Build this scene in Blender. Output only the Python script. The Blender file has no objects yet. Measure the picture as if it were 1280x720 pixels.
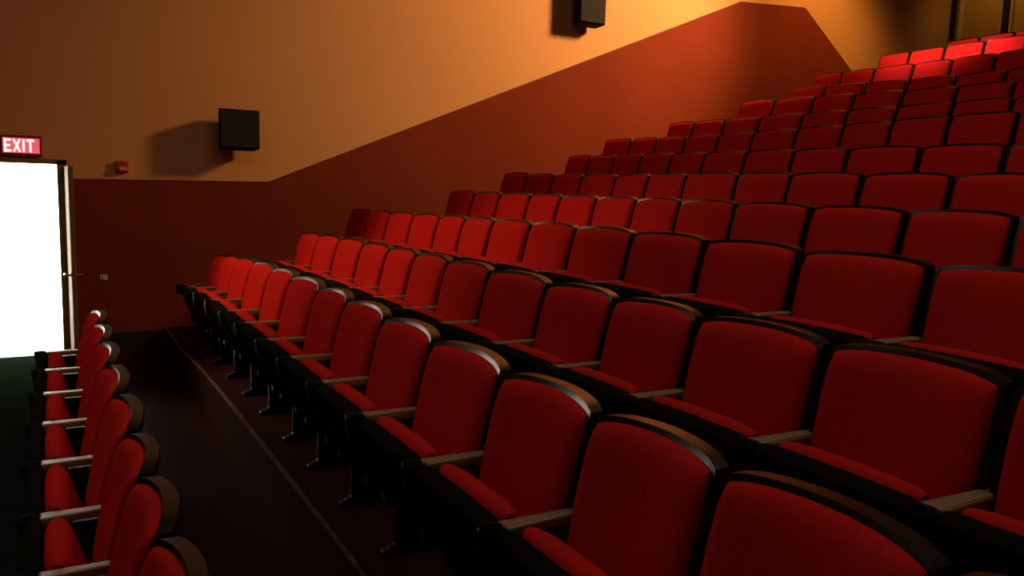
import bpy, math
from mathutils import Vector, Matrix
C = bpy.context.scene.collection
PI = math.pi
# ---------------------------------------------------------------- survey data (metres)
CAM = (995.06, -0.1227, 0.03013, -0.49742)  # focal px, pitch, roll, heading
BASE = [(1.0319, -2.9385, 0.9778, -0.2095), (1.1981, -1.9534, 0.992, -0.126), (1.2904, -0.9578, 0.998, -0.0633), (1.3299, 0.0414, 0.9999, -0.0191), (1.3338, 1.0418, 1.0, 0.0094), (1.3156, 2.0417, 0.9997, 0.025), (1.2872, 3.0414, 0.9995, 0.0308), (1.2574, 4.0407, 0.9995, 0.0295), (1.2299, 5.0399, 0.9997, 0.0244), (1.2086, 6.0403, 0.9998, 0.0181), (1.1927, 7.04, 0.9999, 0.0139), (1.1791, 8.0397, 0.9999, 0.0145), (1.161, 9.0395, 0.9997, 0.0228), (1.1303, 10.0393, 0.9991, 0.042), (1.0727, 11.0377, 0.9972, 0.0749), (0.9743, 12.0322, 0.9923, 0.1243), (0.8175, 13.0197, 0.9812, 0.1926), (0.5828, 13.9915, 0.9595, 0.2818), (0.2472, 14.9326, 0.9199, 0.3923)]
OFF = [-1.114, 0.0, 0.801, 1.621, 2.554, 3.449, 4.341, 5.2, 6.013, 6.856, 7.75, 8.66, 9.569, 10.483]
GAPS = [
 [(0.088, 6.395, 0.917), (0.099, 5.786, 0.917), (0.113, 5.156, 0.914), (0.128, 4.526, 0.912), (0.147, 3.896, 0.909), (0.166, 3.273, 0.906), (0.181, 2.774, 0.903), (0.195, 2.273, 0.9), (0.209, 1.757, 0.9)],
 [(1.178, 8.127, 1.128), (1.186, 7.526, 1.18), (1.194, 6.942, 1.218), (1.203, 6.312, 1.244), (1.215, 5.682, 1.26), (1.227, 5.144, 1.268), (1.243, 4.546, 1.268), (1.257, 4.046, 1.264), (1.273, 3.508, 1.257), (1.29, 2.961, 1.249), (1.307, 2.378, 1.241), (1.321, 1.837, 1.235), (1.331, 1.331, 1.234), (1.336, 0.782, 1.238), (1.333, 0.234, 1.238)],
 [(1.982, 7.982, 1.37), (1.99, 7.352, 1.389), (1.999, 6.722, 1.402), (2.009, 6.093, 1.41), (2.02, 5.53, 1.414), (2.031, 5.03, 1.415), (2.045, 4.53, 1.413), (2.06, 3.981, 1.411), (2.078, 3.378, 1.408), (2.096, 2.835, 1.406), (2.11, 2.307, 1.405), (2.125, 1.714, 1.407), (2.135, 1.144, 1.413), (2.137, 0.584, 1.413)],
 [(2.785, 8.96, 1.579), (2.796, 8.33, 1.587), (2.805, 7.7, 1.596), (2.814, 7.07, 1.605), (2.822, 6.468, 1.614), (2.831, 5.968, 1.622), (2.841, 5.469, 1.628), (2.854, 4.915, 1.633), (2.869, 4.358, 1.637), (2.887, 3.768, 1.637), (2.905, 3.169, 1.636), (2.924, 2.556, 1.631), (2.94, 1.925, 1.622), (2.951, 1.348, 1.622)],
 [(3.728, 8.309, 1.827), (3.738, 7.679, 1.824), (3.745, 7.109, 1.822), (3.754, 6.514, 1.822), (3.763, 5.992, 1.822), (3.774, 5.454, 1.822), (3.787, 4.943, 1.822), (3.8, 4.443, 1.822), (3.815, 3.908, 1.821), (3.834, 3.314, 1.819), (3.852, 2.7, 1.816), (3.868, 2.148, 1.816), (3.88, 1.596, 1.816)],
 [(4.618, 8.717, 2.064), (4.628, 8.12, 2.046), (4.636, 7.556, 2.036), (4.643, 7.004, 2.032), (4.652, 6.416, 2.032), (4.661, 5.916, 2.035), (4.671, 5.415, 2.039), (4.686, 4.803, 2.043), (4.701, 4.276, 2.044), (4.719, 3.67, 2.041), (4.739, 3.04, 2.033), (4.755, 2.467, 2.033)],
 [(5.51, 8.673, 2.302), (5.518, 8.172, 2.297), (5.525, 7.672, 2.293), (5.532, 7.173, 2.29), (5.539, 6.673, 2.289), (5.548, 6.173, 2.287), (5.559, 5.623, 2.285), (5.572, 5.062, 2.283), (5.586, 4.51, 2.28), (5.605, 3.88, 2.276), (5.624, 3.251, 2.27), (5.642, 2.671, 2.27)],
 [(6.362, 9.099, 2.568), (6.373, 8.505, 2.56), (6.381, 7.992, 2.554), (6.388, 7.456, 2.551), (6.395, 6.906, 2.55), (6.403, 6.392, 2.552), (6.414, 5.812, 2.557), (6.427, 5.27, 2.563), (6.439, 4.761, 2.572), (6.454, 4.23, 2.584), (6.47, 3.685, 2.584), (6.487, 3.14, 2.584)],
 [(7.181, 8.766, 2.823), (7.19, 8.256, 2.821), (7.198, 7.686, 2.818), (7.205, 7.104, 2.815), (7.214, 6.474, 2.811), (7.226, 5.891, 2.806), (7.237, 5.315, 2.802), (7.252, 4.742, 2.799), (7.268, 4.204, 2.796), (7.285, 3.634, 2.796)],
 [(8.032, 8.329, 3.145), (8.04, 7.701, 3.129), (8.049, 7.07, 3.112), (8.058, 6.493, 3.095), (8.069, 5.864, 3.078), (8.082, 5.26, 3.062), (8.097, 4.688, 3.062), (8.114, 4.115, 3.062)],
 [(8.927, 8.287, 3.392), (8.935, 7.673, 3.374), (8.943, 7.056, 3.357), (8.952, 6.456, 3.339), (8.963, 5.866, 3.322), (8.976, 5.298, 3.322), (8.99, 4.732, 3.322)],
 [(9.83, 8.678, 3.704), (9.839, 8.178, 3.698), (9.845, 7.644, 3.692), (9.853, 7.053, 3.686), (9.862, 6.525, 3.68), (9.872, 5.968, 3.68), (9.883, 5.411, 3.68)],
 [(10.745, 8.282, 4.032), (10.752, 7.782, 4.032), (10.759, 7.242, 4.032), (10.768, 6.683, 4.032), (10.777, 6.125, 4.032)],
 [(11.666, 7.843, 4.28), (11.672, 7.343, 4.28), (11.68, 6.843, 4.28), (11.688, 6.315, 4.28)]]
D0 = (-0.1683, 9.4813)
HC = 0.92            # height of a seat back above its floor
EYE = 1.855
AL = 0.0
UX, UY = math.cos(AL), math.sin(AL)
NX, NY = -math.sin(AL), math.cos(AL)

def W(t, n, z=0.0):   # room frame: t along the side wall, n through it (negative = inside the hall)
    return Vector((D0[0] + UX*t + NX*n, D0[1] + UY*t + NY*n, z))

# ---------------------------------------------------------------- materials
def mat(name, col, rough=0.6, metal=0.0, sheen=0.0, noise=None, col2=None, bump=0.0, bscale=200, spec=0.5, emit=None, estr=0, coat=0.0, stretch=(1,1,1)):
    m = bpy.data.materials.new(name); m.use_nodes = True
    nt = m.node_tree; b = nt.nodes['Principled BSDF']
    b.inputs['Base Color'].default_value = (*col, 1)
    b.inputs['Roughness'].default_value = rough
    b.inputs['Metallic'].default_value = metal
    b.inputs['Specular IOR Level'].default_value = spec
    b.inputs['Coat Weight'].default_value = coat
    if sheen:
        b.inputs['Sheen Weight'].default_value = sheen
        b.inputs['Sheen Roughness'].default_value = 0.35
        b.inputs['Sheen Tint'].default_value = (1.0, 0.12, 0.07, 1)
    if emit:
        b.inputs['Emission Color'].default_value = (*emit, 1)
        b.inputs['Emission Strength'].default_value = estr
    tc = nt.nodes.new('ShaderNodeTexCoord')
    mp = nt.nodes.new('ShaderNodeMapping'); mp.inputs['Scale'].default_value = stretch
    nt.links.new(tc.outputs['Object'], mp.inputs['Vector'])
    if noise and col2:
        n = nt.nodes.new('ShaderNodeTexNoise'); n.inputs['Scale'].default_value = noise; n.inputs['Detail'].default_value = 5
        nt.links.new(mp.outputs['Vector'], n.inputs['Vector'])
        r = nt.nodes.new('ShaderNodeValToRGB')
        r.color_ramp.elements[0].position = 0.3; r.color_ramp.elements[1].position = 0.7
        r.color_ramp.elements[0].color = (*col, 1); r.color_ramp.elements[1].color = (*col2, 1)
        nt.links.new(n.outputs['Fac'], r.inputs['Fac']); nt.links.new(r.outputs['Color'], b.inputs['Base Color'])
    if bump:
        n = nt.nodes.new('ShaderNodeTexNoise'); n.inputs['Scale'].default_value = bscale; n.inputs['Detail'].default_value = 3
        nt.links.new(mp.outputs['Vector'], n.inputs['Vector'])
        bp = nt.nodes.new('ShaderNodeBump'); bp.inputs['Strength'].default_value = bump; bp.inputs['Distance'].default_value = 0.01
        nt.links.new(n.outputs['Fac'], bp.inputs['Height']); nt.links.new(bp.outputs['Normal'], b.inputs['Normal'])
    return m

M = dict(
    velvet = mat('red_velvet', (0.42, 0.017, 0.013), 0.95, noise=60, col2=(0.50, 0.021, 0.015), bump=0.15, bscale=500, spec=0.0),
    plastic = mat('black_moulded_plastic', (0.010, 0.008, 0.004), 0.30, bump=0.05, bscale=900, spec=0.5),
    pan = mat('dark_seat_pan', (0.009, 0.009, 0.005), 0.8, spec=0.0),
    arm = mat('armrest_plastic', (0.22, 0.17, 0.09), 0.45, bump=0.1, bscale=400),
    iron = mat('black_enamelled_steel', (0.006, 0.006, 0.006), 0.5, spec=0.2),
    bolt = mat('zinc_bolt', (0.6, 0.57, 0.5), 0.3, metal=1.0),
    tan = mat('tan_wall_paint', (0.62, 0.33, 0.14), 0.75, noise=0.8, col2=(0.66, 0.355, 0.15), bump=0.06, bscale=60, spec=0.2),
    maroon = mat('maroon_wall_fabric', (0.17, 0.030, 0.012), 0.9, noise=1.2, col2=(0.20, 0.035, 0.014), bump=0.12, bscale=350, spec=0.1),
    lip = mat('dado_capping', (0.10, 0.018, 0.010), 0.6),
    carpet = mat('maroon_carpet', (0.022, 0.004, 0.002), 0.98, noise=30, col2=(0.034, 0.006, 0.003), bump=0.5, bscale=250, spec=0.05),
    vinyl = mat('dark_green_vinyl', (0.010, 0.018, 0.012), 1.0, noise=6, col2=(0.007, 0.012, 0.008), spec=0.0),
    ceil = mat('dark_ceiling_tile', (0.12, 0.07, 0.04), 0.9, noise=8, col2=(0.10, 0.06, 0.035)),
    nosing = mat('worn_metal_nosing', (0.26, 0.17, 0.10), 0.45, metal=0.6, noise=9, col2=(0.06, 0.035, 0.02), stretch=(1, 1, 1)),
    black = mat('black_base', (0.006, 0.005, 0.005), 0.7),
    spk = mat('speaker_cabinet', (0.005, 0.005, 0.004), 0.8, spec=0.1, bump=0.1, bscale=300),
    grille = mat('speaker_grille', (0.006, 0.006, 0.006), 0.8, bump=0.5, bscale=700),
    frame = mat('varnished_door_frame', (0.22, 0.12, 0.04), 0.45),
    leaf = mat('cream_door_edge', (0.26, 0.18, 0.06), 0.7, noise=4, col2=(0.20, 0.14, 0.045)),
    brass = mat('brass', (0.8, 0.6, 0.3), 0.25, metal=1.0),
    white = mat('white_lobby_paint', (0.9, 0.9, 0.86), 0.6),
    lobbyglow = mat('glowing_lobby_wall', (1, 1, 1), 0.5, emit=(1.0, 0.97, 0.88), estr=6),  # emission stands in for the bright light beyond the door
    redcase = mat('red_sign_case', (0.28, 0.012, 0.012), 0.4),
    redglow = mat('glowing_red_panel', (0.8, 0.05, 0.05), 0.5, emit=(1.0, 0.16, 0.20), estr=0.7),
    letter = mat('glowing_letter', (1, 0.9, 0.85), 0.5, emit=(1.0, 0.80, 0.74), estr=1.6),
    alarm = mat('red_alarm_plastic', (0.45, 0.03, 0.03), 0.35),
    lens = mat('clear_strobe_lens', (0.7, 0.35, 0.3), 0.15),
    switch = mat('white_switch_plate', (0.62, 0.55, 0.52), 0.4),
    gold = mat('ochre_back_wall', (0.55, 0.30, 0.06), 0.75, noise=1.0, col2=(0.6, 0.33, 0.07)),
    pale = mat('pale_metal_edge', (0.75, 0.62, 0.40), 0.35, metal=0.4),
    dark = mat('dark_curtain', (0.02, 0.008, 0.006), 0.9),
)

# ---------------------------------------------------------------- mesh helpers
class MB:
    def __init__(s): s.v = []; s.f = []
    def add(s, v, f):
        o = len(s.v); s.v += [tuple(p) for p in v]; s.f += [tuple(i+o for i in q) for q in f]
    def box(s, lo, hi, xf=None):
        (a, b, c), (d, e, g) = lo, hi
        v = [(a,b,c),(d,b,c),(d,e,c),(a,e,c),(a,b,g),(d,b,g),(d,e,g),(a,e,g)]
        if xf: v = [xf(*p) for p in v]
        s.add(v, [(0,3,2,1),(4,5,6,7),(0,1,5,4),(1,2,6,5),(2,3,7,6),(3,0,4,7)])
    def prism(s, poly, x0, x1, xf=None):      # polygon in (y, z), extruded over x
        n = len(poly)
        v = [(x0, y, z) for y, z in poly] + [(x1, y, z) for y, z in poly]
        if xf: v = [xf(*p) for p in v]
        s.add(v, [tuple(range(n-1, -1, -1)), tuple(range(n, 2*n))] + [(i, (i+1) % n, n+(i+1) % n, n+i) for i in range(n)])
    def cyl(s, p0, p1, r0, r1=None, n=16, caps=True):
        p0, p1 = Vector(p0), Vector(p1); r1 = r0 if r1 is None else r1
        d = (p1-p0).normalized(); a = d.orthogonal().normalized(); b = d.cross(a)
        v = []
        for p, r in ((p0, r0), (p1, r1)):
            for i in range(n):
                t = 2*PI*i/n; v.append(p + a*math.cos(t)*r + b*math.sin(t)*r)
        f = [(i, (i+1) % n, n+(i+1) % n, n+i) for i in range(n)]
        if caps: f += [tuple(range(n-1, -1, -1)), tuple(range(n, 2*n))]
        s.add(v, f)
    def lathe(s, c, prof, n=18):              # closed profile (r, z) turned about the vertical through c
        v = []; k = len(prof)
        for i in range(n):
            t = 2*PI*i/n
            for r, z in prof: v.append((c[0]+math.cos(t)*r, c[1]+math.sin(t)*r, c[2]+z))
        s.add(v, [(i*k+j, ((i+1) % n)*k+j, ((i+1) % n)*k+(j+1) % k, i*k+(j+1) % k) for i in range(n) for j in range(k)])
    def build(s, name, m, parent=None, smooth=False, bevel=0, seg=2):
        me = bpy.data.meshes.new(name); me.from_pydata(s.v, [], s.f); me.update()
        import bmesh
        bm = bmesh.new(); bm.from_mesh(me); bmesh.ops.remove_doubles(bm, verts=bm.verts, dist=1e-5)
        bmesh.ops.recalc_face_normals(bm, faces=bm.faces)
        if bevel:
            ed = [e for e in bm.edges if len(e.link_faces) == 2 and e.calc_face_angle(0) > 0.6]
            bmesh.ops.bevel(bm, geom=ed, offset=bevel, segments=seg, affect='EDGES', profile=0.5)
        bm.to_mesh(me); bm.free()
        for ms in (m if isinstance(m, (list, tuple)) else [m]): me.materials.append(ms)
        if smooth:
            for p in me.polygons: p.use_smooth = True
            try: me.set_sharp_from_angle(angle=math.radians(50))
            except Exception: pass
        o = bpy.data.objects.new(name, me); C.objects.link(o)
        if parent: o.parent = parent
        return o

def tag(o, label=None, cat=None, group=None, kind=None):
    if label: o['label'] = label
    if cat: o['category'] = cat
    if group: o['group'] = group
    if kind: o['kind'] = kind
    return o

def empty(name, loc, rz=0):
    o = bpy.data.objects.new(name, None); C.objects.link(o)
    o.location = loc; o.rotation_euler = (0, 0, rz); o.empty_display_size = 0.1
    return o

def struct(o): o['kind'] = 'structure'; return o

# ---------------------------------------------------------------- the seat (local: +y forward, x along the row, origin at floor under the top of the back)
SP = 0.56
def back_line(b):                 # b 0 at the bottom of the back, 1 at the top
    z = 0.30 + (HC-0.01-0.30)*b
    y = 0.150*(1-b)**1.1 + 0.0 + 0.015*math.sin(b*PI)
    return y, z
def round_grid(a, b, c=0.16, n=8):
    return a*math.sqrt(1-c*abs(b)**n), b*math.sqrt(1-c*abs(a)**n)

def slab(w, b0, b1, front, rear, infl, crown, wrap, na=14, nb=16, c=0.16, taper=0.0, power=6):
    mb = MB()
    def P(i, j, side):
        a = -1+2*i/na; b = -1+2*j/nb
        # denser near borders
        a = math.sin(a*PI/2*0.92)/math.sin(PI/2*0.92); b = math.sin(b*PI/2*0.92)/math.sin(PI/2*0.92)
        A, B = round_grid(a, b, c)
        bb = b0+(b1-b0)*(B+1)/2
        y, z = back_line(bb)
        k = max(0.0, (1-abs(a)**power)*(1-abs(b)**power))**0.5
        z -= crown*A*A*max(0, bb)
        x = w/2*A*(1-taper*(1-(B+1)/2)**2)
        y += wrap*A*A*(0.35+0.65*bb)
        y += front+infl*k if side else rear-0.012*k
        return (x, y, z)
    for side in (0, 1):
        v = [P(i, j, side) for j in range(nb+1) for i in range(na+1)]
        f = [(j*(na+1)+i, j*(na+1)+i+1, (j+1)*(na+1)+i+1, (j+1)*(na+1)+i) for j in range(nb) for i in range(na)]
        if not side: f = [q[::-1] for q in f]
        mb.add(v, f)
    n1 = (na+1)*(nb+1)
    ring = [i for i in range(na+1)] + [(j)*(na+1)+na for j in range(1, nb+1)] + [nb*(na+1)+i for i in range(na-1, -1, -1)] + [j*(na+1) for j in range(nb-1, 0, -1)]
    f = [(ring[k], ring[(k+1) % len(ring)], n1+ring[(k+1) % len(ring)], n1+ring[k]) for k in range(len(ring))]
    mb.f += f
    return mb

def side_arm(root, sx):
    s = MB()
    s.prism([(0.015,0.0),(0.255,0.0),(0.255,0.025),(0.20,0.045),(0.20,0.40),(0.27,0.50),(0.375,0.545),(0.375,0.572),(0.02,0.572),(-0.015,0.64),(-0.055,0.64),(-0.03,0.45),(0.05,0.28),(0.06,0.045),(0.015,0.025)], sx-0.021, sx+0.021)
    st = s.build('standard', M['iron'], root, bevel=0.004, seg=1)
    for yy in (0.225, 0.035):
        b = MB(); b.lathe((sx, yy, 0.018), [(0.0,0.018),(0.007,0.016),(0.010,0.010),(0.010,0.0),(0.0,0.0)], 10)
        b.build('bolt', M['bolt'], st, smooth=True)
    a = MB()
    # tapered flat pad: wide at the front, narrow at the back
    out = [(-0.022,0.06),(-0.024,0.20),(-0.031,0.335),(0.031,0.335),(0.024,0.20),(0.022,0.06)]
    v = [(sx+x, y, 0.582) for x, y in out]+[(sx+x, y, 0.610) for x, y in out]
    n = len(out)
    a.add(v, [tuple(range(n-1,-1,-1)), tuple(range(n,2*n))]+[(i,(i+1)%n,n+(i+1)%n,n+i) for i in range(n)])
    ar = a.build('armrest', M['arm'], root, bevel=0.006)
    c = MB(); c.lathe((sx, 0.372, 0.525), [(0.028,0.0),(0.037,0.074),(0.038,0.082),(0.036,0.085),(0.031,0.080),(0.025,0.010),(0.0,0.010),(0.0,0.0)], 20)
    c.build('cup_holder', M['iron'], ar, smooth=True)

def make_seat():
    root = empty('theater_seat', (0, 0, 0))
    slab(0.545, 0.06, 1.0, 0.0, -0.044, 0.004, 0.014, 0.045, power=10, c=0.08, taper=0.03).build('back_shell', M['plastic'], root, smooth=True)
    slab(0.508, 0.10, 0.974, 0.004, -0.006, 0.040, 0.014, 0.045, na=18, nb=20, c=0.07, taper=0.09, power=8).build('backrest_cushion', M['velvet'], root, smooth=True)
    # folded seat: moulded pan in front, cushion behind it
    def fold(y0, z0, y1, z1, w, t0, t1, roundtop, name, m, nx=14, ns=12, pw=7):
        mb = MB(); prof = []
        # closed profile in (along, thick): rounded ends
        L = math.hypot(y1-y0, z1-z0); dy, dz = (y1-y0)/L, (z1-z0)/L; py, pz = -dz, dy   # p points to the rear
        for i in range(ns+1):
            a = -PI/2 + PI*i/ns
            prof.append((L-roundtop+roundtop*math.cos(a), (t0+t1)/2+(t1-t0)/2*math.sin(a)))
        for i in range(ns+1):
            a = PI/2 + PI*i/ns
            prof.append((roundtop*0.6+roundtop*0.6*math.cos(a), (t0+t1)/2+(t1-t0)/2*0.8*math.sin(a)))
        k = len(prof); v = []
        for i in range(nx+1):
            X = -1+2*i/nx; X = math.sin(X*PI/2*0.93)/math.sin(PI/2*0.93)
            sc = (1-abs(X)**pw)**0.5 if abs(X) < 1 else 0.0
            sc = 0.55+0.45*sc
            for (l, t) in prof:
                lm, tm = L/2, (t0+t1)/2
                l2 = lm+(l-lm)*(0.93+0.07*(sc-0.55)/0.45) - 0.005*X*X*(1 if l > lm else 0)
                t2 = tm+(t-tm)*sc
                v.append((X*w/2, y0+dy*l2+py*t2, z0+dz*l2+pz*t2))
        mb.add(v, [(i*k+j, (i+1)*k+j, (i+1)*k+(j+1) % k, i*k+(j+1) % k) for i in range(nx) for j in range(k)])
        mb.add(v[:k], [tuple(range(k))]); mb.add(v[-k:], [tuple(range(k-1, -1, -1))])
        return mb.build(name, m, root, smooth=True)
    fold(0.262, 0.26, 0.388, 0.606, 0.502, -0.004, 0.058, 0.010, 'seat_pan', M['pan'], pw=24)
    fold(0.222, 0.285, 0.338, 0.612, 0.455, 0.000, 0.094, 0.055, 'seat_cushion', M['velvet'], pw=4)
    h = MB(); h.cyl((-0.262, 0.17, 0.30), (0.262, 0.17, 0.30), 0.014, n=10)
    h.box((-0.20, 0.16, 0.285), (-0.16, 0.29, 0.315)); h.box((0.16, 0.16, 0.285), (0.20, 0.29, 0.315))
    h.build('hinge_bar', M['iron'], root)
    side_arm(root, -SP/2)
    return root
ORD = ['first','second','third','fourth','fifth','sixth','seventh','eighth','ninth','tenth','eleventh','twelfth','thirteenth','fourteenth','fifteenth']

def copy_tree(o, parent=None):
    c = o.copy(); C.objects.link(c)
    if parent: c.parent = parent
    for ch in [x for x in KIDS[o.name]]: copy_tree(ch, c)
    return c

seat0 = make_seat()
KIDS = {}
def reg(o):
    KIDS[o.name] = list(o.children)
    for c in o.children: reg(c)
bpy.context.view_layer.update()
reg(seat0)
first = True
for r, row in enumerate(GAPS):
    for k in range(len(row)-1):
        a, b = Vector(row[k]), Vector(row[k+1])       # a = far side gap, b = near side gap
        dx, dy = a.x-b.x, a.y-b.y
        L = math.hypot(dx, dy); rz = math.atan2(dy, dx)
        s = seat0 if first else copy_tree(seat0)
        s.location = ((a.x+b.x)/2, (a.y+b.y)/2, (a.z+b.z)/2-HC+0.02)
        s.rotation_euler = (0, 0, rz); s.scale = (L/SP, 1, 1)
        if r == 0:
            lab = 'red folding seat, %s from the exit door in the front row at lower left' % ORD[k]
            grp = 'front row seats at lower left'
        else:
            lab = 'red folding seat, %s from the side wall in the %s row right of the walkway' % (ORD[k], ORD[r-1])
            grp = 'seats in the %s row right of the walkway' % ORD[r-1]
        tag(s, lab, 'theater seat', grp)
        if k == 0 and not first: pass
        first = False
        if k == 0: s['_end'] = 1
bpy.context.view_layer.update()
# the seat at the wall end of every row also carries the end standard
side_arm(seat0, SP/2)
extra = [c for c in seat0.children if c.name not in [x.name for x in KIDS[seat0.name]]]
for c in extra: reg(c)
for o in list(C.objects):
    if o.get('_end'):
        del o['_end']
        if o is not seat0 and o != seat0:
            for e in extra: copy_tree(e, o)

# ---------------------------------------------------------------- stepped floor
import numpy as np
bs = np.array(BASE); tt = np.arange(len(bs)); fine = np.linspace(0, len(bs)-1, 73)
BX, BY, BNX, BNY = [np.interp(fine, tt, bs[:, i]) for i in range(4)]
def edge(off):                 # polyline parallel to the rows, clipped at the side wall
    P = [(BX[i]+BNX[i]*off, BY[i]+BNY[i]*off) for i in range(len(BX))]
    out = []
    for i, (x, y) in enumerate(P):
        n = (x-D0[0])*NX+(y-D0[1])*NY
        if n > -0.001:
            x0, y0 = P[i-1]; n0 = (x0-D0[0])*NX+(y0-D0[1])*NY
            k = (-n0-0.001)/(n-n0); out.append((x0+(x-x0)*k, y0+(y-y0)*k)); break
        out.append((x, y))
    return out
def resample(P, n=48):
    L = [0]
    for a, b in zip(P, P[1:]): L.append(L[-1]+math.hypot(b[0]-a[0], b[1]-a[1]))
    return [(float(np.interp(L[-1]*i/n, L, [p[0] for p in P])), float(np.interp(L[-1]*i/n, L, [p[1] for p in P]))) for i in range(n+1)]
FRONT = -0.37
def rowz(r, x, y):             # floor height of the row, following its seats
    row = GAPS[r]; best = None
    ns = [((p[0]-D0[0])*NX+(p[1]-D0[1])*NY, p[2]) for p in row]; ns.sort()
    n = (x-D0[0])*NX+(y-D0[1])*NY
    return float(np.interp(n, [q[0] for q in ns], [q[1] for q in ns]))-HC+0.02
E0 = []
for r in range(1, 14):
    f0 = resample(edge(OFF[r]+FRONT)); f1 = resample(edge(OFF[r+1]+FRONT if r < 13 else OFF[13]+4.2))
    n = len(f0); mb = MB(); v = []
    for (x, y), (x1, y1) in zip(f0, f1):
        z = rowz(r, x, y)
        v += [(x, y, z), (x1, y1, z), (x1, y1, -0.2), (x, y, -0.2)]
    f = []
    for i in range(n-1):
        for j in range(4): f.append((i*4+j, i*4+(j+1) % 4, (i+1)*4+(j+1) % 4, (i+1)*4+j))
    f += [(0,1,2,3), tuple(4*(n-1)+j for j in (3,2,1,0))]
    mb.add(v, f); struct(mb.build('floor', M['carpet']))
    if r == 1:                 # worn metal strip on the edge of the walkway step
        mb = MB(); v = []
        for i, (x, y) in enumerate(f0):
            z = rowz(1, x, y); k = 0.012
            v += [(x-UX*0.006, y-UY*0.006, z-0.010), (x-UX*0.006, y-UY*0.006, z+0.004), (x+UX*k, y+UY*k, z+0.004), (x+UX*k, y+UY*k, z-0.010)]
        f = []
        for i in range(n-1):
            for j in range(4): f.append((i*4+j, i*4+(j+1) % 4, (i+1)*4+(j+1) % 4, (i+1)*4+j))
        f += [(0,1,2,3), tuple(4*(n-1)+j for j in (3,2,1,0))]
        mb.add(v, f); struct(mb.build('trim_1', M['nosing']))
# low floor: carpet behind the front row, smooth vinyl before the screen
e0 = resample(edge(OFF[0]-0.20)); e1 = resample(edge(OFF[1]+FRONT+0.3)); n = len(e0)
def strip(a, b, z, zb, name, m):
    mb = MB(); v = []
    for (x, y), (x1, y1) in zip(a, b): v += [(x, y, z), (x1, y1, z), (x1, y1, zb), (x, y, zb)]
    f = []
    for i in range(len(a)-1):
        for j in range(4): f.append((i*4+j, i*4+(j+1) % 4, (i+1)*4+(j+1) % 4, (i+1)*4+j))
    f += [(0,1,2,3), tuple(4*(len(a)-1)+j for j in (3,2,1,0))]
    mb.add(v, f); return struct(mb.build(name, m))
strip(e0, e1, 0.0, -0.2, 'floor', M['carpet'])
far = [tuple(W(-6.5, (q[0]-D0[0])*NX+(q[1]-D0[1])*NY)[:2]) for q in e0]
strip(far, e0, -0.004, -0.2, 'floor', M['vinyl'])

# ---------------------------------------------------------------- room shell
def wbox(mb, t0, t1, n0, n1, z0, z1):
    mb.box((t0, n0, z0), (t1, n1, z1), lambda a, b, c: W(a, b, c))
def wprism(mb, poly, n0, n1):            # polygon in (t, z)
    mb.prism(poly, n0, n1, lambda n, t, z: W(t, n, z))
CEIL = 6.6; TB = 14.3; TF = -6.5; NN = -14.5
DL, DR, DT = -1.06, 0.0, 1.975           # door opening
mb = MB()
wbox(mb, TF, DL, 0.0, 0.2, -0.2, CEIL); wbox(mb, DR, TB, 0.0, 0.2, -0.2, CEIL); wbox(mb, DL, DR, 0.0, 0.2, DT, CEIL)
struct(mb.build('wall_side', M['tan']))
mb = MB()
poly = [(0.10,-0.1),(TB-0.01,-0.1),(TB-0.01,3.2),(12.9,3.2),(11.64,4.06),(10.5,4.89),(9.12,4.80),(2.08,1.86),(0.10,1.83)]
wprism(mb, poly, -0.022, 0.0)
struct(mb.build('trim_2', M['maroon']))
mb = MB(); wprism(mb, [(TF,-0.1),(DL-0.1,-0.1),(DL-0.1,1.83),(TF,1.83)], -0.022, 0.0)
struct(mb.build('trim_2', M['maroon']))
# thin capping along the top of the maroon panel
mb = MB()
top = [(0.10,1.83),(2.08,1.86),(9.12,4.80),(10.5,4.89),(11.64,4.06),(12.9,3.2)]
for (a, za), (b, zb) in zip(top, top[1:]):
    wprism(mb, [(a, za-0.008), (b, zb-0.008), (b, zb+0.004), (a, za+0.004)], -0.026, -0.0)
struct(mb.build('trim_3', M['lip']))
mb = MB(); wbox(mb, 0.12, 1.95, -0.04, -0.022, -0.1, 0.20); struct(mb.build('baseboard_side', M['black']))
mb = MB(); wbox(mb, TB, TB+0.2, NN, 0.2, -0.2, CEIL); struct(mb.build('wall_back', M['gold']))
mb = MB(); wbox(mb, TF-0.2, TF, NN, 0.2, -0.2, CEIL); struct(mb.build('wall_screen', M['dark']))
mb = MB(); wbox(mb, TF, TB, NN-0.2, NN, -0.2, CEIL); struct(mb.build('wall_near', M['tan']))
mb = MB(); wbox(mb, TF-0.2, TB+0.2, NN-0.2, 0.2, CEIL, CEIL+0.2); struct(mb.build('ceiling', M['ceil']))
# posts on the back wall: dark drape strip beside a pale metal edge
for n0 in (-0.055, -0.97):
    mb = MB(); wbox(mb, TB-0.06, TB, n0-0.10 if n0 < -0.5 else n0-0.02, n0+0.02 if n0 < -0.5 else n0+0.12, 2.6, CEIL); struct(mb.build('trim_4', M['dark']))
    mb = MB(); e = n0-0.12
    wbox(mb, TB-0.075, TB, e-0.03, e, 2.6, CEIL)
    if n0 < -0.5: wbox(mb, TB-0.07, TB, n0+0.02, n0+0.045, 2.6, CEIL)
    struct(mb.build('trim_5', M['pale']))

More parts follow.
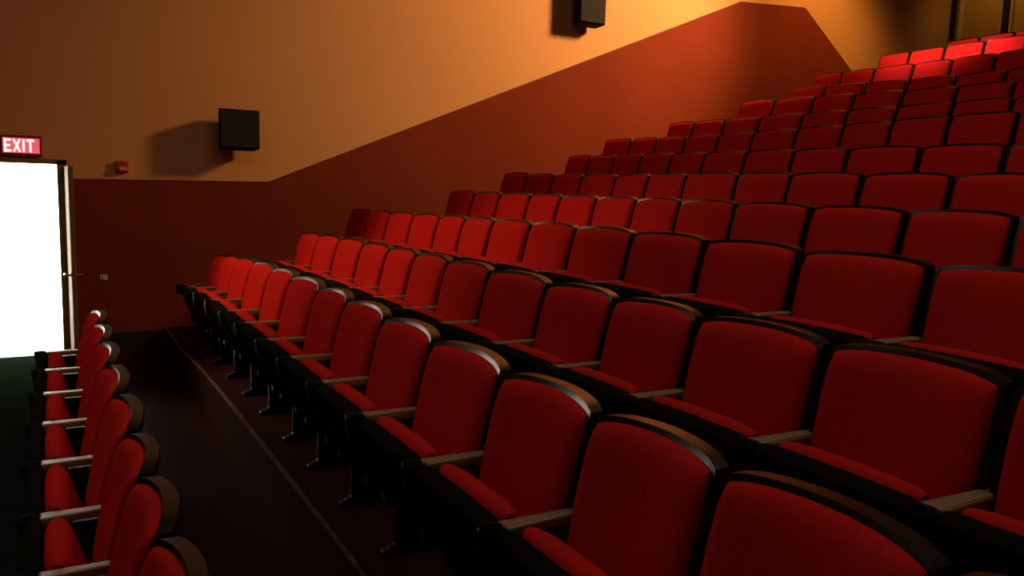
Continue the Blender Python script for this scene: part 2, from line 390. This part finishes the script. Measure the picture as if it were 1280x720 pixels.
# ---------------------------------------------------------------- doorway and bright lobby
def wobj(name, m, parent, boxes, **k):
    mb = MB()
    for b in boxes: wbox(mb, *b)
    return mb.build(name, m, parent, **k)
fr = wobj('door_1', M['frame'], None, [(DR-0.035, DR+0.055, -0.05, 0.2, 0.0, DT+0.04), (DL-0.055, DL+0.035, -0.05, 0.2, 0.0, DT+0.04), (DL-0.055, DR+0.055, -0.05, 0.2, DT, DT+0.05)]); struct(fr)
lobby = wobj('wall_lobby', M['white'], None, [(DL-0.6, DL-0.5, 0.2, 1.7, -0.2, 2.6), (DR+0.5, DR+0.6, 0.2, 1.7, -0.2, 2.6), (DL-0.6, DR+0.6, 0.2, 1.7, 2.5, 2.6)]); struct(lobby)
struct(wobj('floor', M['white'], None, [(DL-0.6, DR+0.6, 0.0, 1.7, -0.2, -0.002)]))
struct(wobj('lobby_glow_wall', M['lobbyglow'], None, [(DL-0.6, DR+0.6, 1.7, 1.75, -0.2, 2.6)]))  # emissive back wall, added to fill the doorway with white light
# open door leaf, seen almost edge-on
LT, LN = 0.03, -0.055
lf = empty('door_leaf', W(LT, LN, 0.0), AL+math.radians(2.6))
tag(lf, 'cream door leaf standing wide open beside the bright exit doorway', 'door')
mb = MB(); mb.box((0.0, -0.95, 0.012), (0.042, 0.0, 1.955)); mb.build('door_panel', M['leaf'], lf, bevel=0.003, seg=1)
for sx in (-1, 1):
    mb = MB(); x0 = -0.002 if sx < 0 else 0.044
    xo = x0+sx*0.05
    mb.cyl((x0, -0.88, 0.93), (xo, -0.88, 0.93), 0.011, n=12)
    mb.cyl((x0-sx*0.003, -0.88, 0.93), (x0+sx*0.006, -0.88, 0.93), 0.028, n=18)
    mb.cyl((xo, -0.88, 0.93), (xo, -0.77, 0.93), 0.011, n=12)
    mb.build('door_handle', M['brass'], lf, smooth=True)
mb = MB(); mb.box((0.042, -0.09, 1.80), (0.075, -0.045, 1.86)); mb.cyl((0.06, -0.067, 1.78), (0.06, -0.067, 1.88), 0.010, n=10)
mb.build('hinge', M['brass'], lf)

# ---------------------------------------------------------------- exit sign
sg = empty('exit_sign', W(-0.335, 0.0, 2.045), AL); sg.scale = (0.70, 1, 0.86)
tag(sg, 'glowing red and white exit sign above the bright doorway', 'sign')
mb = MB()
mb.box((-0.255,-0.07,0),(0.255,-0.0,0.235)); mb.build('sign_case', M['redcase'], sg, bevel=0.006)
mb = MB(); mb.box((-0.225,-0.076,0.032),(0.225,-0.070,0.203)); mb.build('sign_panel', M['redglow'], sg)
def letters(strokes, x0, name='letter'):
    mb = MB()
    for (x1, z1, x2, z2) in strokes:
        d = Vector((x2-x1, 0, z2-z1)); L = d.length; d.normalize(); p = Vector((-d.z, 0, d.x))*0.0115
        a, b = Vector((x0+x1, 0, z1)), Vector((x0+x2, 0, z2))
        q = [a-p, b-p, b+p, a+p]
        mb.add([(v.x, -0.080, v.z) for v in q]+[(v.x, -0.076, v.z) for v in q], [(0,1,2,3),(7,6,5,4),(0,4,5,1),(1,5,6,2),(2,6,7,3),(3,7,4,0)])
    mb.build(name, M['letter'], sg)
zb, zt = 0.045, 0.190; zm = (zb+zt)/2
letters([(0.0115,zb,0.0115,zt),(0.0,zb+0.0115,0.082,zb+0.0115),(0.0,zm,0.07,zm),(0.0,zt-0.0115,0.082,zt-0.0115)], -0.205)
letters([(0.008,zb,0.085,zt),(0.085,zb,0.008,zt)], -0.100)
letters([(0.0115,zb,0.0115,zt)], 0.018)
letters([(0.0,zt-0.0115,0.095,zt-0.0115),(0.0475,zb,0.0475,zt)], 0.065)

# ---------------------------------------------------------------- alarm and switch
al = empty('fire_alarm', W(0.565, -0.0, 1.975), AL); tag(al, 'small red fire alarm strobe on the tan wall right of the doorway', 'alarm')
mb = MB(); mb.box((-0.062,-0.045,-0.06),(0.062,0.0,0.06)); mb.build('alarm_case', M['alarm'], al, bevel=0.012)
mb = MB(); mb.box((-0.03,-0.065,-0.045),(0.045,-0.045,-0.005)); mb.build('strobe_lens', M['lens'], al, bevel=0.008)
sw = empty('light_switch', W(0.36, -0.022, 0.80), AL); tag(sw, 'small white switch plate low on the maroon wall beside the doorway', 'switch')
mb = MB(); mb.box((-0.036,-0.008,-0.03),(0.036,0.0,0.03)); mb.build('switch_plate', M['switch'], sw, bevel=0.003)
mb = MB(); mb.box((-0.012,-0.014,-0.018),(0.012,-0.008,0.018)); mb.build('rocker', M['switch'], sw, bevel=0.002)

# ---------------------------------------------------------------- wall speakers
def speaker(t, z, w, h, dp, label):
    s = empty('wall_speaker', W(t, 0, z), AL); tag(s, label, 'speaker')
    mb = MB()   # wedge cabinet hung 9 cm off the wall, its face leaning down and towards the seats
    f = [(-w*0.44, -0.09), (w*0.44, -0.09), (w*0.5, -0.09-dp), (-w*0.5, -0.09-dp)]
    v = [(x, y, -h/2+(0.02 if y < -0.2 else 0)) for x, y in f]+[(x, y+(0.05 if y > -0.2 else -0.03)*0, h/2-(0.03 if y > -0.2 else 0.0)) for x, y in f]
    mb.add(v, [(3,2,1,0),(4,5,6,7),(0,1,5,4),(1,2,6,5),(2,3,7,6),(3,0,4,7)])
    mb.build('cabinet', M['spk'], s, bevel=0.012)
    mb = MB(); mb.box((-w*0.46, -0.09-dp-0.012, -h/2+0.03), (w*0.46, -0.09-dp, h/2-0.02)); mb.build('grille', M['grille'], s, bevel=0.008)
    mb = MB(); mb.box((-0.05, -0.02, -0.09), (0.05, 0.0, 0.09)); mb.box((-0.02, -0.10, -0.03), (0.02, -0.02, 0.03)); mb.build('bracket', M['iron'], s)
speaker(1.72, 2.415, 0.43, 0.44, 0.20, 'black box speaker on the tan wall above the maroon corner, lower left one')
speaker(6.26, 4.32, 0.42, 0.50, 0.20, 'black box speaker high on the tan wall at the top edge of the photo')

# ---------------------------------------------------------------- lights
def spot(t, n, z, target, power, col, size, blend=0.6, rad=0.45):
    l = bpy.data.lights.new('spot_light', 'SPOT'); l.energy = power; l.color = col
    l.spot_size = math.radians(size); l.spot_blend = blend; l.shadow_soft_size = rad
    o = bpy.data.objects.new('spot_light', l); C.objects.link(o); o.location = W(t, n, z)
    o.rotation_euler = (W(*target)-W(t, n, z)).to_track_quat('-Z', 'Y').to_euler(); return o
def area(t, n, z, target, power, col, sx, sy):
    l = bpy.data.lights.new('soft_light', 'AREA'); l.energy = power; l.color = col; l.shape = 'RECTANGLE'; l.size = sx; l.size_y = sy
    o = bpy.data.objects.new('soft_light', l); C.objects.link(o); o.location = W(t, n, z)
    o.rotation_euler = (W(*target)-W(t, n, z)).to_track_quat('-Z', 'Y').to_euler(); return o
ORANGE = (1.0, 0.56, 0.24)
spot(9.4, -3.6, 6.2, (6.5, 0.0, 4.3), 2500, (1.0, 0.51, 0.20), 78, 0.9)
spot(10.5, -2.0, 6.4, (10.7, 0.0, 4.2), 420, (1.0, 0.44, 0.09), 84, 0.8)
spot(8.2, -3.2, 6.5, (11.1, -2.3, 3.75), 2300, (1.0, 0.48, 0.44), 32, 0.6)
spot(-2.2, -1.6, 5.0, (2.3, -3.1, 1.15), 900, (1.0, 0.50, 0.28), 40, 0.8)
spot(-2.5, -4.0, 5.5, (0.0, -5.0, 0.8), 150, (1.0, 0.66, 0.45), 50, 0.9)
spot(13.4, -1.2, 6.2, (14.3, -1.0, 5.0), 20, (1.0, 0.6, 0.16), 120, 0.6)  # added lamp, brightens the back wall; no known fixture
area(3.0, -7.5, 6.4, (3.0, -7.4, 0.0), 55, (1.0, 0.70, 0.46), 3, 3)  # added overhead fill, puts highlights on armrests and shell lips
area(-1.5, -7.0, 6.3, (3.0, -7.0, 1.0), 38, (1.0, 0.64, 0.62), 3, 3)  # added weak fill from the front ceiling, lifts the seat faces
area(-0.53, 1.2, 1.5, (0.3, -3.0, 0.6), 20, (1.0, 0.76, 0.46), 1.4, 1.6)


# ---------------------------------------------------------------- camera
f_px, pitch, roll, head = CAM
cp, sp, cr, sr = math.cos(pitch), math.sin(pitch), math.cos(roll), math.sin(roll)
right = Vector((cr, -sr*sp, sr*cp)); up = Vector((-sr, -cr*sp, cr*cp)); fwd = Vector((0, cp, sp))
cam = bpy.data.cameras.new('camera'); co = bpy.data.objects.new('camera', cam); C.objects.link(co)
cam.sensor_width = 36.0; cam.lens = f_px/1280.0*36.0; cam.clip_start = 0.05; cam.clip_end = 100
m = Matrix.Rotation(head, 4, 'Z') @ Matrix((right, up, -fwd)).transposed().to_4x4(); m.translation = (0, 0, EYE); co.matrix_world = m
bpy.context.scene.camera = co
w = bpy.data.worlds.new('world'); bpy.context.scene.world = w; w.use_nodes = True
w.node_tree.nodes['Background'].inputs[0].default_value = (0.02, 0.012, 0.008, 1); w.node_tree.nodes['Background'].inputs[1].default_value = 0.3
sc = bpy.context.scene
sc.view_settings.view_transform = 'Standard'; sc.view_settings.look = 'None'; sc.view_settings.exposure = 0.0
